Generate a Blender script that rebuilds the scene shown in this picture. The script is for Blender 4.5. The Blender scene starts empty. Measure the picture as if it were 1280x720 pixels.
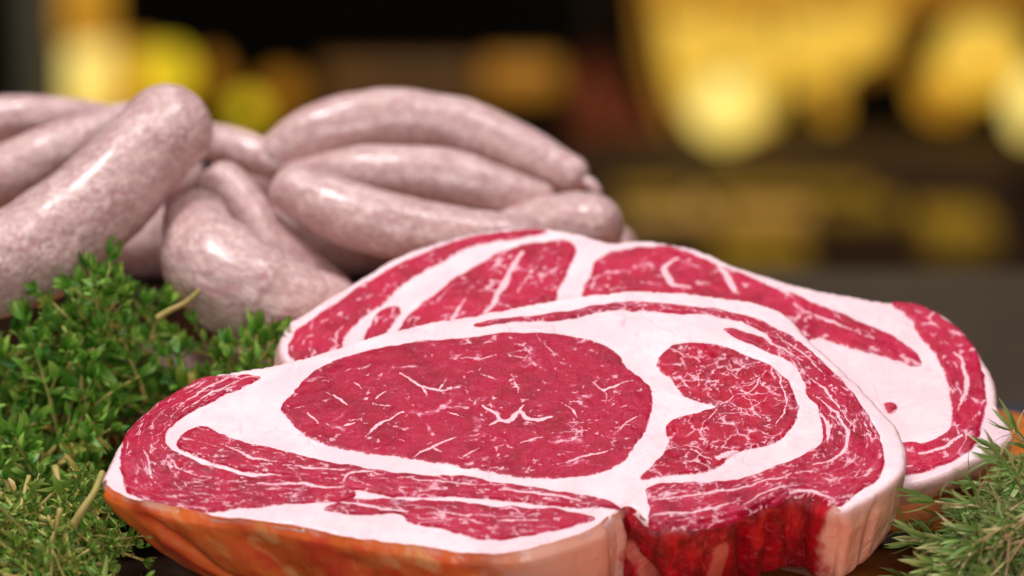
import bpy, math, random
import numpy as np
from mathutils import Vector, Matrix
from mathutils.geometry import delaunay_2d_cdt

random.seed(7)
RNG = np.random.default_rng(11)
SC = bpy.context.scene
COL = SC.collection
R = math.radians

# ------------------------------------------------------------------ camera
LENS, PITCH, CAMZ = 140.0, R(10), 0.2485
FPX = 1280 * LENS / 36.0
CAM = np.array([0.0, 0.0, CAMZ])
FW = np.array([0.0, math.cos(PITCH), -math.sin(PITCH)])
UP = np.array([0.0, math.sin(PITCH), math.cos(PITCH)])
RT = np.array([1.0, 0.0, 0.0])


def ray(px, py):
    return FW + RT * ((px - 640) / FPX) - UP * ((py - 360) / FPX)


def at(px, py, d):
    return CAM + ray(px, py) * d


# ------------------------------------------------------------------ helpers
def smooth(x, a=0.0, b=1.0):
    x = np.clip((np.asarray(x, float) - a) / (b - a), 0, 1)
    return x * x * (3 - 2 * x)


def _hash(ix, iy, iz, seed):
    n = (ix.astype(np.int64) * 374761393 + iy.astype(np.int64) * 668265263 + iz.astype(np.int64) * 2147483647 + seed * 1274126177) & 0xFFFFFFFF
    n = ((n ^ (n >> 13)) * 1274126177) & 0xFFFFFFFF
    n = n ^ (n >> 16)
    return (n & 0xFFFF) / 65535.0 * 2 - 1


def vnoise(x, y, z=None, seed=0):
    x = np.asarray(x, float); y = np.asarray(y, float)
    z = np.zeros_like(x) if z is None else np.asarray(z, float)
    ix, iy, iz = np.floor(x), np.floor(y), np.floor(z)
    fx, fy, fz = x - ix, y - iy, z - iz
    fx, fy, fz = [f * f * (3 - 2 * f) for f in (fx, fy, fz)]
    out = 0
    for a in (0, 1):
        for b in (0, 1):
            for c in (0, 1):
                w = (fx if a else 1 - fx) * (fy if b else 1 - fy) * (fz if c else 1 - fz)
                out = out + w * _hash(ix + a, iy + b, iz + c, seed)
    return out


def fbm(x, y, z=None, seed=0, octv=4):
    s, a, f = 0, 0.5, 1.0
    for o in range(octv):
        s = s + a * vnoise(np.asarray(x) * f, np.asarray(y) * f, None if z is None else np.asarray(z) * f, seed + o * 17)
        a *= 0.5; f *= 2.03
    return s


def link(name, verts, faces, mat, parent=None, attrs=None, shade=True):
    me = bpy.data.meshes.new(name)
    me.from_pydata([tuple(map(float, v)) for v in verts], [], [tuple(map(int, f)) for f in faces])
    me.update()
    if shade:
        me.polygons.foreach_set('use_smooth', [True] * len(me.polygons))
    for k, v in (attrs or {}).items():
        v = np.asarray(v, float)
        if v.ndim == 1:
            a = me.attributes.new(k, 'FLOAT', 'POINT'); a.data.foreach_set('value', v)
        else:
            a = me.attributes.new(k, 'FLOAT_VECTOR', 'POINT'); a.data.foreach_set('vector', v.ravel())
    if mat:
        me.materials.append(mat)
    o = bpy.data.objects.new(name, me)
    COL.objects.link(o)
    if parent:
        o.parent = parent
    return o


def tag(o, label=None, cat=None, group=None, kind=None):
    if label: o['label'] = label
    if cat: o['category'] = cat
    if group: o['group'] = group
    if kind: o['kind'] = kind
    return o


def empty(name, loc, label, cat, group=None, rot=(0, 0, 0)):
    o = bpy.data.objects.new(name, None)
    o.empty_display_size = 0.02
    o.location = loc; o.rotation_euler = rot
    COL.objects.link(o)
    return tag(o, label, cat, group)


def catmull(pts, closed=True, n=12):
    P = np.asarray(pts, float)
    out = []
    N = len(P)
    for i in range(N if closed else N - 1):
        if closed:
            p0, p1, p2, p3 = P[i - 1], P[i], P[(i + 1) % N], P[(i + 2) % N]
        else:
            p0, p1, p2, p3 = P[max(i - 1, 0)], P[i], P[i + 1], P[min(i + 2, N - 1)]
        for k in range(n):
            t = k / n
            out.append(0.5 * ((2 * p1) + (-p0 + p2) * t + (2 * p0 - 5 * p1 + 4 * p2 - p3) * t * t + (-p0 + 3 * p1 - 3 * p2 + p3) * t ** 3))
    if not closed:
        out.append(P[-1])
    return np.array(out)


def resample(P, h, closed=True):
    Q = np.vstack([P, P[:1]]) if closed else P
    L = np.r_[0, np.cumsum(np.linalg.norm(np.diff(Q, axis=0), axis=1))]
    n = max(4, int(round(L[-1] / h)))
    s = np.linspace(0, L[-1], n + 1)
    if closed:
        s = s[:-1]
    return np.stack([np.interp(s, L, Q[:, k]) for k in range(Q.shape[1])], 1)


def normals2(P):
    T = np.roll(P, -1, 0) - np.roll(P, 1, 0)
    T /= np.linalg.norm(T, axis=1)[:, None] + 1e-12
    area = 0.5 * np.sum(P[:, 0] * np.roll(P[:, 1], -1) - np.roll(P[:, 0], -1) * P[:, 1])
    Nn = np.stack([T[:, 1], -T[:, 0]], 1)
    return Nn if area > 0 else -Nn


def seg_dist(pts, poly, closed=True):
    """distance to a polyline, arc position there and signed side"""
    A = poly; B = np.roll(poly, -1, 0)
    if not closed:
        A, B = poly[:-1], poly[1:]
    d = B - A
    L2 = np.sum(d * d, 1) + 1e-18
    Ls = np.sqrt(L2); S0 = np.r_[0, np.cumsum(Ls)][:-1]
    D = np.empty(len(pts)); S = np.empty(len(pts)); G = np.empty(len(pts))
    for c in range(0, len(pts), 4000):
        p = pts[c:c + 4000]
        w = p[:, None, :] - A[None]
        t = np.clip(np.sum(w * d[None], 2) / L2, 0, 1)
        q = w - t[..., None] * d[None]
        dd = np.sum(q * q, 2)
        k = np.argmin(dd, 1); ii = np.arange(len(p))
        D[c:c + 4000] = np.sqrt(dd[ii, k])
        S[c:c + 4000] = S0[k] + t[ii, k] * Ls[k]
        cr = d[k, 0] * w[ii, k, 1] - d[k, 1] * w[ii, k, 0]
        G[c:c + 4000] = np.sign(cr)
    return D, S, G


def inside(pts, poly):
    x, y = pts[:, 0], pts[:, 1]
    r = np.zeros(len(pts), bool)
    j = len(poly) - 1
    for i in range(len(poly)):
        xi, yi = poly[i]; xj, yj = poly[j]
        if yi != yj:
            r ^= ((yi > y) != (yj > y)) & (x < (xj - xi) * (y - yi) / (yj - yi) + xi)
        j = i
    return r


def fill(poly, h):
    """dense triangle sheet inside a closed outline"""
    lo, hi = poly.min(0), poly.max(0)
    gx, gy = np.meshgrid(np.arange(lo[0], hi[0], h), np.arange(lo[1], hi[1], h * 0.87))
    gx = gx + (np.arange(gx.shape[0]) % 2)[:, None] * h * 0.5
    g = np.stack([gx.ravel(), gy.ravel()], 1)
    g = g + RNG.uniform(-.12, .12, g.shape) * h
    g = g[inside(g, poly)]
    D, _, _ = seg_dist(g, poly)
    k = D > h * 0.6
    g, D = g[k], D[k]
    K = 1000.0
    allv = np.vstack([poly, g]) * K
    n = len(poly)
    v, e, f, *_ = delaunay_2d_cdt([Vector(p) for p in allv], [], [list(range(n))], 1, 1e-5)
    v = np.array([tuple(p) for p in v]) / K
    D, _, _ = seg_dist(v, poly)
    tri = []
    for q in f:
        a, b, c = q
        ar = (v[b, 0] - v[a, 0]) * (v[c, 1] - v[a, 1]) - (v[c, 0] - v[a, 0]) * (v[b, 1] - v[a, 1])
        tri.append((a, b, c) if ar > 0 else (a, c, b))
    return v, tri, D


# ------------------------------------------------------------------ materials
def lin(r, g, b):
    f = lambda c: (c / 12.92 if c <= 0.04045 else ((c + 0.055) / 1.055) ** 2.4)
    return (f(r / 255), f(g / 255), f(b / 255), 1.0)


class NT:
    def __init__(self, name):
        self.m = bpy.data.materials.new(name); self.m.use_nodes = True
        self.t = self.m.node_tree; self.t.nodes.clear()
        self.out = self.t.nodes.new('ShaderNodeOutputMaterial')
        self.b = self.t.nodes.new('ShaderNodeBsdfPrincipled')
        self.t.links.new(self.b.outputs[0], self.out.inputs[0])

    def n(self, typ, ins=None, **kw):
        x = self.t.nodes.new('ShaderNode' + typ)
        for k, v in kw.items():
            setattr(x, k, v)
        for k, v in (ins or {}).items():
            self.set(x.inputs[k], v)
        return x

    def set(self, sock, v):
        if isinstance(v, bpy.types.NodeSocket):
            self.t.links.new(v, sock)
        else:
            sock.default_value = v

    def attr(self, name, out='Fac'):
        return self.n('Attribute', attribute_name=name).outputs[out]

    def obj(self):
        return self.n('TexCoord').outputs['Object']

    def math(self, op, a, b=0.0, clamp=False):
        x = self.n('Math', operation=op, use_clamp=clamp)
        self.set(x.inputs[0], a); self.set(x.inputs[1], b)
        return x.outputs[0]

    def vmul(self, v, s):
        x = self.n('VectorMath', operation='MULTIPLY')
        self.set(x.inputs[0], v); self.set(x.inputs[1], s)
        return x.outputs[0]

    def vadd(self, v, s):
        x = self.n('VectorMath', operation='ADD')
        self.set(x.inputs[0], v); self.set(x.inputs[1], s)
        return x.outputs[0]

    def noise(self, vec, scale, detail=3.0, rough=0.55, out='Fac', dist=0.0):
        x = self.n('TexNoise', {'Scale': scale, 'Detail': detail, 'Roughness': rough, 'Distortion': dist})
        if vec is not None: self.set(x.inputs['Vector'], vec)
        return x.outputs[out]

    def voro(self, vec, scale, feature='F1', rand=1.0, out='Distance'):
        x = self.n('TexVoronoi', {'Scale': scale, 'Randomness': rand}, feature=feature)
        if vec is not None: self.set(x.inputs['Vector'], vec)
        return x.outputs[out]

    def rng(self, v, a, b, c=0.0, d=1.0, smooth=True):
        x = self.n('MapRange', interpolation_type='SMOOTHSTEP' if smooth else 'LINEAR')
        self.set(x.inputs['Value'], v)
        for k, q in zip(('From Min', 'From Max', 'To Min', 'To Max'), (a, b, c, d)):
            self.set(x.inputs[k], q)
        return x.outputs['Result']

    def mix(self, f, a, b):
        x = self.n('Mix', data_type='RGBA')
        self.set(x.inputs[0], f); self.set(x.inputs[6], a); self.set(x.inputs[7], b)
        return x.outputs[2]

    def bump(self, h, strength, dist, prev=None):
        x = self.n('Bump', {'Strength': strength, 'Distance': dist, 'Height': h})
        if prev is not None: self.set(x.inputs['Normal'], prev)
        return x.outputs[0]

    def fin(self, **kw):
        for k, v in kw.items():
            self.set(self.b.inputs[k.replace('_', ' ')], v)
        return self.m


FAT_VEIN = lin(246, 200, 210)


def warp(nt, v, scale, amt):
    c = nt.noise(v, scale, 2.0, out='Color')
    c = nt.vadd(c, (-.5, -.5, -.5))
    return nt.vadd(v, nt.vmul(c, (amt, amt, amt)))


def lean_material(name, base, light, dark, stretch=1.0, vs=1.1, vw=0.06, vmask=(.5, .62), fs=3.6, fmask=(.55, .66), dissolve=0.8, net=False):
    """raw muscle: fibre grain, marbling veins, flecks; flow is in centimetres"""
    nt = NT(name)
    flow = nt.attr('flow', 'Vector')
    st = nt.vmul(flow, (1.0 / stretch, 1.0, 1.0))
    wv = warp(nt, warp(nt, st, 2.2, 0.55), 9.0, 0.12)
    # big veins
    e1 = nt.voro(wv, vs, 'DISTANCE_TO_EDGE')
    m1 = nt.rng(nt.noise(nt.vadd(st, (3.1, 7.7, 1.3)), 1.6, 2), vmask[0], vmask[1])
    wid = nt.math('MULTIPLY', nt.noise(wv, 5.0, 2), vw * 1.6)
    wid = nt.math('MULTIPLY', wid, m1)
    k1 = nt.rng(nt.math('SUBTRACT', wid, e1), -0.02, 0.075)
    # short flecks
    wf = warp(nt, st, 12.0, 0.16)
    e2 = nt.voro(wf, fs, 'DISTANCE_TO_EDGE')
    m2 = nt.rng(nt.noise(nt.vadd(st, (9.4, 2.2, 5.3)), fs * 0.95, 3, .6), fmask[0], fmask[1])
    k2 = nt.rng(nt.math('SUBTRACT', nt.math('MULTIPLY', m2, 0.10), e2), -0.01, 0.085)
    # specks
    k3 = nt.rng(nt.noise(wf, 15.0, 2.5, .65), .62 if net else .64, .70)
    k3 = nt.math('MULTIPLY', k3, 0.42)
    hv = nt.attr('vein')
    hn = nt.noise(flow, 14.0, 3.0, .65)
    k0 = nt.rng(nt.math('ADD', hv, nt.math('MULTIPLY', nt.math('SUBTRACT', hn, .5), 0.9)), .40, .80)
    k1 = nt.math('MULTIPLY', k1, .92)
    k2 = nt.math('MULTIPLY', k2, .95)
    k = nt.math('MAXIMUM', nt.math('MAXIMUM', k1, k2), nt.math('MAXIMUM', k3, k0))
    # ragged outline: flecks thicken near the border
    ed = nt.attr('edge')
    en = nt.noise(wf, 8.0, 4.0, .65)
    ke = nt.rng(nt.math('ADD', nt.math('MULTIPLY', ed, 1.0 / dissolve), nt.math('MULTIPLY', nt.math('SUBTRACT', en, .5), 2.6)), 0.1, 0.72, 1.0, 0.0)
    k = nt.math('MAXIMUM', k, ke)
    # muscle colour
    big = nt.noise(flow, 0.9, 3.0)
    grain = nt.voro(nt.vmul(flow, (1.0 / max(1.0, stretch * .6), 1.0, 1.0)), 15.0, 'F1', out='Color')
    gsep = nt.n('SeparateColor', {0: grain}).outputs[0]
    c = nt.mix(nt.rng(big, .36, .6), dark, base)
    c = nt.mix(nt.math('MULTIPLY', nt.rng(nt.noise(st, 4.5, 4.0, .65), .45, .75), .75), c, light)
    c = nt.mix(nt.math('MULTIPLY', gsep, 0.20), c, light)
    c = nt.mix(nt.math('MULTIPLY', nt.rng(nt.noise(flow, 26.0, 2), .5, .75), .35), c, dark)
    fatc = nt.mix(nt.rng(k, .45, 1.0), lin(222, 110, 144), FAT_VEIN)
    col = nt.mix(k, c, fatc)
    h = nt.math('ADD', nt.math('MULTIPLY', gsep, .5), nt.math('MULTIPLY', nt.noise(flow, 20.0, 3), 1.0))
    nb = nt.bump(nt.noise(flow, 2.6, 3.0), .5, .0016)
    nb = nt.bump(h, 0.4, 0.0003, nb)
    nb = nt.bump(k, 0.4, 0.00025, nb)
    return nt.fin(Base_Color=col, Roughness=nt.rng(nt.noise(flow, 7.0, 3), .3, .7, .26, .5), Normal=nb,
                  Subsurface_Weight=0.12, Subsurface_Radius=(1.0, .35, .3), Subsurface_Scale=0.0012, Specular_IOR_Level=0.16, Coat_Weight=.22, Coat_Roughness=.2, Coat_Normal=nb)


def fat_material():
    nt = NT('raw_fat')
    o = nt.obj()
    side = nt.attr('side')
    n1 = nt.noise(o, 90.0, 4.0, .6)
    c = nt.mix(nt.rng(n1, .35, .7), lin(242, 208, 217), lin(248, 226, 231))
    pk = nt.rng(nt.noise(o, 330.0, 4.0, .65), .58, .74)
    c = nt.mix(nt.math('MULTIPLY', pk, .4), c, lin(236, 172, 188))
    c = nt.mix(nt.math('MULTIPLY', nt.rng(nt.noise(o, 46.0, 5.0, .65), .5, .72), .5), c, lin(238, 190, 200))
    c = nt.mix(nt.math('MULTIPLY', nt.rng(nt.noise(o, 1500.0, 2.0, .6), .5, .75), .25), c, lin(236, 196, 196))
    # thin pink seams between the fat lobes
    wv = warp(nt, o, 160.0, .004)
    e = nt.voro(wv, 75.0, 'DISTANCE_TO_EDGE')
    seam = nt.math('MULTIPLY', nt.rng(e, 0.0, .035, 1.0, 0.0), nt.rng(nt.noise(o, 60.0, 2), .5, .62))
    c = nt.mix(nt.math('MULTIPLY', seam, .08), c, lin(226, 140, 160))
    # outer edge, dried to cream
    sv = nt.attr('sflow', 'Vector')
    ns = nt.noise(nt.vmul(sv, (2.4, .7, 1.0)), 1.6, 4.0, .6)
    cs = nt.mix(nt.rng(ns, .35, .65), lin(240, 196, 176), lin(232, 160, 140))
    cs = nt.mix(nt.rng(nt.noise(nt.vmul(sv, (5.0, .9, 1.0)), 1.5, 4.0, .7), .6, .75), cs, lin(208, 82, 84))
    c = nt.mix(side, c, cs)
    h = nt.math('ADD', nt.noise(o, 420.0, 3.0), nt.math('MULTIPLY', n1, 2.0))
    h = nt.math('SUBTRACT', h, nt.math('MULTIPLY', seam, .5))
    nb = nt.bump(h, .5, .0006)
    return nt.fin(Base_Color=c, Roughness=nt.rng(nt.noise(o, 140.0, 3), .3, .7, .33, .55), Normal=nb,
                  Subsurface_Weight=.2, Subsurface_Radius=(1.0, .55, .45), Subsurface_Scale=.0018, Specular_IOR_Level=.4, Coat_Weight=.15, Coat_Roughness=.22, Coat_Normal=nb)


def rind_material():
    nt = NT('orange_rind')
    s = nt.attr('sflow', 'Vector')
    cream = nt.attr('cream')
    w = warp(nt, s, 1.2, .5)
    w = nt.vadd(w, nt.vmul(nt.n('CombineXYZ', {0: nt.n('SeparateXYZ', {0: s}).outputs[1], 1: 0.0, 2: 0.0}).outputs[0], (-.6, 0, 0)))
    n1 = nt.noise(nt.vmul(w, (1.0, .8, 1.0)), 1.0, 4.0, .55)
    c = nt.mix(nt.rng(n1, .32, .68), lin(244, 128, 58), lin(240, 96, 46))
    c = nt.mix(nt.rng(nt.noise(w, 3.8, 4.0, .6), .56, .76), nt.mix(.5, c, lin(170, 70, 26)), lin(170, 70, 26)) if False else nt.mix(nt.math('MULTIPLY', nt.rng(nt.noise(w, 3.8, 4.0, .6), .56, .76), .3), c, lin(186, 80, 30))
    c = nt.mix(nt.rng(nt.noise(nt.vadd(w, (5, 3, 1)), 1.1, 4.0), .52, .7), c, lin(248, 166, 104))
    red = nt.rng(nt.noise(nt.vadd(w, (2, 8, 1)), .75, 3.0), .52, .66)
    c = nt.mix(nt.math('MULTIPLY', red, .75), c, lin(224, 62, 44))
    cm = nt.rng(nt.math('ADD', cream, nt.math('MULTIPLY', nt.math('SUBTRACT', n1, .5), 1.2)), .3, .75)
    c = nt.mix(cm, c, lin(242, 180, 160))
    nb = nt.bump(nt.noise(w, 3.0, 4.0, .5), .3, .0007)
    return nt.fin(Base_Color=c, Roughness=nt.rng(n1, .3, .7, .26, .46), Normal=nb, Subsurface_Weight=.25,
                  Subsurface_Radius=(1.0, .4, .2), Subsurface_Scale=.0015, Specular_IOR_Level=.45)


def cut_material():
    nt = NT('dark_red_edge_muscle')
    s = nt.attr('sflow', 'Vector')
    w = warp(nt, s, 1.5, .35)
    v = nt.vmul(w, (1.5, .5, 1.0))
    n1 = nt.noise(v, 1.6, 5.0, .6)
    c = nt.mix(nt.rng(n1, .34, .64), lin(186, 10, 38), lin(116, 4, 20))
    c = nt.mix(nt.rng(nt.noise(nt.vadd(v, (4, 1, 2)), 1.1, 4.0), .52, .68), c, lin(196, 24, 40))
    f = nt.rng(nt.noise(nt.vadd(v, (9, 5, 2)), .9, 4.0, .6), .62, .7)
    c = nt.mix(nt.math('MULTIPLY', f, .5), c, lin(206, 110, 96))
    f2 = nt.attr('vein')
    f2 = nt.rng(nt.math('ADD', f2, nt.math('MULTIPLY', nt.math('SUBTRACT', n1, .5), 1.0)), .4, .7)
    c = nt.mix(nt.math('MULTIPLY', f2, .7), c, lin(206, 116, 100))
    c = nt.mix(nt.rng(nt.math('ADD', nt.attr('cream'), nt.math('MULTIPLY', nt.math('SUBTRACT', n1, .5), 1.4)), .35, .8), c, lin(238, 186, 172))
    m = nt.voro(warp(nt, s, 9.0, .16), 5.0, 'DISTANCE_TO_EDGE')
    fl = nt.math('MULTIPLY', nt.rng(m, .0, .06, 1.0, 0.0), nt.rng(nt.noise(s, 4.0, 3.0), .5, .6))
    c = nt.mix(nt.math('MULTIPLY', fl, .45), c, lin(222, 110, 120))
    nb = nt.bump(nt.noise(v, 3.5, 5.0, .6), .5, .0012)
    return nt.fin(Base_Color=c, Roughness=nt.rng(n1, .3, .7, .34, .58), Normal=nb, Subsurface_Weight=.12,
                  Subsurface_Radius=(1.0, .25, .2), Subsurface_Scale=.0015, Specular_IOR_Level=.5)


def sausage_material():
    nt = NT('pale_pork_casing')
    o = nt.attr('flow', 'Vector')
    info = nt.n('ObjectInfo').outputs['Random']
    sh = nt.n('CombineXYZ', {0: nt.math('MULTIPLY', info, 37.0), 1: nt.math('MULTIPLY', info, 11.0), 2: 0.0}).outputs[0]
    o = nt.vadd(o, sh)
    w = warp(nt, o, 3.0, .25)
    e = nt.voro(w, 8.5, 'F1', out='Color')
    g = nt.n('SeparateColor', {0: e}).outputs[0]
    n1 = nt.noise(o, 2.2, 4.0, .6)
    c = nt.mix(nt.rng(n1, .33, .67), lin(198, 160, 160), lin(212, 180, 176))
    c = nt.mix(nt.math('MULTIPLY', nt.rng(g, .55, .95), .55), c, lin(238, 210, 204))
    c = nt.mix(nt.math('MULTIPLY', nt.rng(g, .32, .05), .55), c, lin(196, 142, 148))
    c = nt.mix(nt.math('MULTIPLY', nt.rng(nt.noise(w, 11.0, 3.0), .52, .75), .38), c, lin(178, 128, 134))
    nb = nt.bump(nt.math('ADD', nt.math('MULTIPLY', g, .6), nt.noise(o, 4.0, 4.0)), .4, .0009)
    nb = nt.bump(nt.noise(o, 1.3, 3.0), .45, .004, nb)
    return nt.fin(Base_Color=c, Roughness=.36, Normal=nb, Subsurface_Weight=.18, Subsurface_Radius=(1.0, .5, .4),
                  Subsurface_Scale=.003, Specular_IOR_Level=.5, Coat_Weight=.45, Coat_Roughness=.2)


def leaf_material(name, a, b, c3, dry):
    nt = NT(name)
    r = nt.attr('rnd')
    tt = nt.attr('tipness')
    info = nt.n('ObjectInfo').outputs['Random']
    c = nt.mix(r, a, b)
    c = nt.mix(nt.math('MULTIPLY', nt.rng(tt, .2, 1.0), nt.rng(r, .3, .95, .1, .8)), c, c3)
    c = nt.mix(nt.rng(nt.math('ADD', r, nt.math('MULTIPLY', info, .5)), 1.12, 1.28), c, dry)
    c = nt.mix(nt.math('MULTIPLY', nt.noise(nt.obj(), 900.0, 2.0), .3), c, a)
    nt.fin(Base_Color=c, Roughness=.42, Specular_IOR_Level=.4)
    tr = nt.n('BsdfTranslucent', {'Color': nt.mix(.5, c, c3)})
    mx = nt.n('MixShader', {0: .16, 1: nt.b.outputs[0], 2: tr.outputs[0]})
    nt.t.links.new(mx.outputs[0], nt.out.inputs[0])
    return nt.m


def simple(name, c1, c2, scale=30.0, rough=.5, bump=.2, bd=.001, stretch=(1, 1, 1), spec=.4):
    nt = NT(name)
    o = nt.vmul(nt.obj(), stretch)
    n1 = nt.noise(o, scale, 5.0, .6)
    c = nt.mix(nt.rng(n1, .3, .7), c1, c2)
    return nt.fin(Base_Color=c, Roughness=nt.rng(n1, .2, .8, rough * .8, min(1, rough * 1.2)), Normal=nt.bump(n1, bump, bd), Specular_IOR_Level=spec)


def glow(name, col, strength, col2=None, scale=3.0):
    nt = NT(name)
    c = col
    if col2:
        c = nt.mix(nt.rng(nt.noise(nt.obj(), scale, 3.0), .35, .65), col, col2)
    return nt.fin(Base_Color=(.02, .02, .02, 1), Emission_Color=c, Emission_Strength=strength, Roughness=.4)


M_FAT = fat_material(); M_RIND = rind_material(); M_CUT = cut_material(); M_SAUS = sausage_material()
L_EYE = lean_material('eye_lean', lin(174, 4, 52), lin(194, 32, 76), lin(146, 0, 36), 1.25, .95, .07, (.53, .64), 3.6, (.53, .65), .8, True)
L_CAP = lean_material('marbled_lean', lin(182, 2, 46), lin(200, 30, 70), lin(144, 0, 30), 1.0, 1.8, .085, (.36, .58), 4.4, (.5, .63), .7, True)
L_BAND = lean_material('streaked_lean', lin(178, 5, 50), lin(202, 46, 88), lin(142, 0, 34), 2.3, 2.3, .08, (.46, .6), 6.2, (.47, .59), .5, True)
L_REAR = lean_material('rear_lean', lin(188, 6, 56), lin(206, 44, 88), lin(158, 1, 40), 1.6, 1.5, .09, (.5, .62), 3.4, (.52, .64), .8)

# ------------------------------------------------------------------ steaks
H_FACE = 0.00042


class Steak:
    """a thick cut lying in its own tilted frame: u right, v up the face, w out of the face"""

    def __init__(self, anchor, tilt, thick, name, label):
        self.a = np.asarray(anchor, float); self.t = tilt; self.th = thick
        self.U = np.array([1.0, 0, 0]); self.V = np.array([0, math.cos(tilt), math.sin(tilt)])
        self.W = np.array([0, -math.sin(tilt), math.cos(tilt)])
        self.root = empty(name, self.a - self.W * thick, label, 'steak', 'raw beef steaks', (tilt, 0, 0))
        self.oz = thick

    def uv(self, P):
        out = []
        for x, y in P:
            r = ray(x, y)
            k = np.dot(self.a - CAM, self.W) / np.dot(r, self.W)
            q = CAM + r * k - self.a
            out.append((np.dot(q, self.U), np.dot(q, self.V)))
        return np.array(out)

    def height(self, p):
        return 0.0011 * fbm(p[:, 0] * 34, p[:, 1] * 34, seed=3, octv=3) + 0.00022 * fbm(p[:, 0] * 420, p[:, 1] * 420, seed=9, octv=2)

    def outline(self, px, h=.0007, amp=.0004, seed=1):
        P = resample(catmull(self.uv(px)), h)
        s = np.arange(len(P)) * h
        n = normals2(P)
        a = np.linspace(0, 2 * math.pi, len(P), endpoint=False)
        rr = len(P) * h / (2 * math.pi)
        d = amp * 2 * fbm(np.cos(a) * rr * 260, np.sin(a) * rr * 260, seed=seed, octv=4)
        return P + n * d[:, None]

    def build_body(self, px, shift, groove, name='fat', round_r=.0012, h=.0008):
        P = self.outline(px, h, .0003, 5)
        area = 0.5 * np.sum(P[:, 0] * np.roll(P[:, 1], -1) - np.roll(P[:, 0], -1) * P[:, 1])
        if area < 0: P = P[::-1].copy()
        self.P = P; self.N = normals2(P); self.shift = shift; self.groove = groove
        self.S = np.arange(len(P)) * h
        v, tri, D = fill(P, .0009)
        r = round_r
        q = np.clip((r - D) / r, 0, 1)
        z = self.height(v) * smooth(D, 0, .004) - r * (1 - np.sqrt(1 - q * q * .98))
        verts = [np.column_stack([v, z])]
        nb = len(P)      # the first nb vertices are the outline
        side = list(smooth(D, .0012, 0.0) * .5)
        sfl = [np.column_stack([v * 100, np.zeros(len(v))])]
        faces = list(tri)
        rows = 22
        base = len(v)
        prev = list(range(nb))
        for k in range(1, rows + 1):
            t = k / rows
            Q = self.side(np.arange(nb), t, 0)
            if k == 1:
                pass
            verts.append(Q); side += [float(min(1, .4 + t * 3))] * nb
            sfl.append(np.column_stack([self.S * 100, np.full(nb, t * self.th * 100), np.zeros(nb)]))
            cur = list(range(base, base + nb)); base += nb
            for i in range(nb):
                j = (i + 1) % nb
                faces.append((prev[j], prev[i], cur[i], cur[j]))
            prev = cur
        c = np.vstack(verts)[prev].mean(0)
        verts.append(c[None]); side.append(1.0); sfl.append(np.zeros((1, 3)))
        for i in range(nb):
            faces.append((prev[i], base, prev[(i + 1) % nb]))
        V = np.vstack(verts); V[:, 2] += self.oz
        link(name, V, faces, M_FAT, self.root, {'side': np.array(side), 'sflow': np.vstack(sfl)})

    def side(self, idx, t, off):
        """point on the side wall; t runs 0 (face) to 1 (underside)"""
        P, N = self.P[idx], self.N[idx]
        r = .0012
        z = -r - t * (self.th - r)
        du, dv = self.shift(P[:, 0], P[:, 1])
        e = t ** 1.15
        S = self.S[idx]
        bulge = .0012 * math.sin(math.pi * min(1, t * 1.1)) - .004 * max(0, t - .85) / .15
        ns = .0013 * fbm(S * 90 + t * 1.4, np.full(len(S), t * 2.6), seed=21, octv=4) * min(1, t * 6)
        g = self.groove(S, P, t) * min(1, t * 5)
        o = bulge + ns + g + off
        return np.column_stack([P[:, 0] + N[:, 0] * o + du * e, P[:, 1] + N[:, 1] * o + dv * e, np.full(len(P), z)])

    def nearest(self, px):
        q = self.uv([px])[0]
        return int(np.argmin(np.sum((self.P - q) ** 2, 1)))

    def side_part(self, name, p0, p1, mat, t0, cream=None, vein=None, off=.0009, label=None):
        """strip of another tissue laid over the side wall between two outline points (counter-clockwise)"""
        a, b = self.nearest(p0), self.nearest(p1)
        n = len(self.P)
        cnt = (b - a) % n
        idx = (a + np.arange(cnt + 1)) % n
        rows = 30
        verts, fl, cr, vv = [], [], [], []
        s = np.arange(cnt + 1) / cnt
        endw = smooth(np.minimum(s, 1 - s), 0, .03)
        top = t0 + .018 * fbm(self.S[idx] * 160, np.zeros(cnt + 1), seed=31)
        for k in range(rows + 1):
            q = k / rows
            w = smooth(q, 0, .1) * smooth(1 - q, 0, .06)
            o = (off + .0006) * w * endw - .0006
            Q = np.empty((cnt + 1, 3))
            tt = top + (.995 - top) * q
            # evaluate row by row with a local depth
            for j0 in range(0, cnt + 1):
                pass
            lo = self.side_var(idx, tt, o)
            verts.append(lo)
            fl.append(np.column_stack([self.S[idx] * 100, tt * self.th * 100, np.zeros(cnt + 1)]))
            u = self.P[idx][:, 0]
            cr.append(cream(u, tt) if cream else np.zeros(cnt + 1))
            vv.append(vein(self.S[idx], u, tt) if vein else np.zeros(cnt + 1))
        faces = []
        m = cnt + 1
        for k in range(rows):
            for j in range(cnt):
                faces.append((k * m + j + 1, k * m + j, (k + 1) * m + j, (k + 1) * m + j + 1))
        V = np.vstack(verts); V[:, 2] += self.oz
        o = link(name, V, faces, mat, self.root, {'sflow': np.vstack(fl), 'cream': np.concatenate(cr), 'vein': np.concatenate(vv)})
        if label: o['label'] = label
        return o

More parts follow.
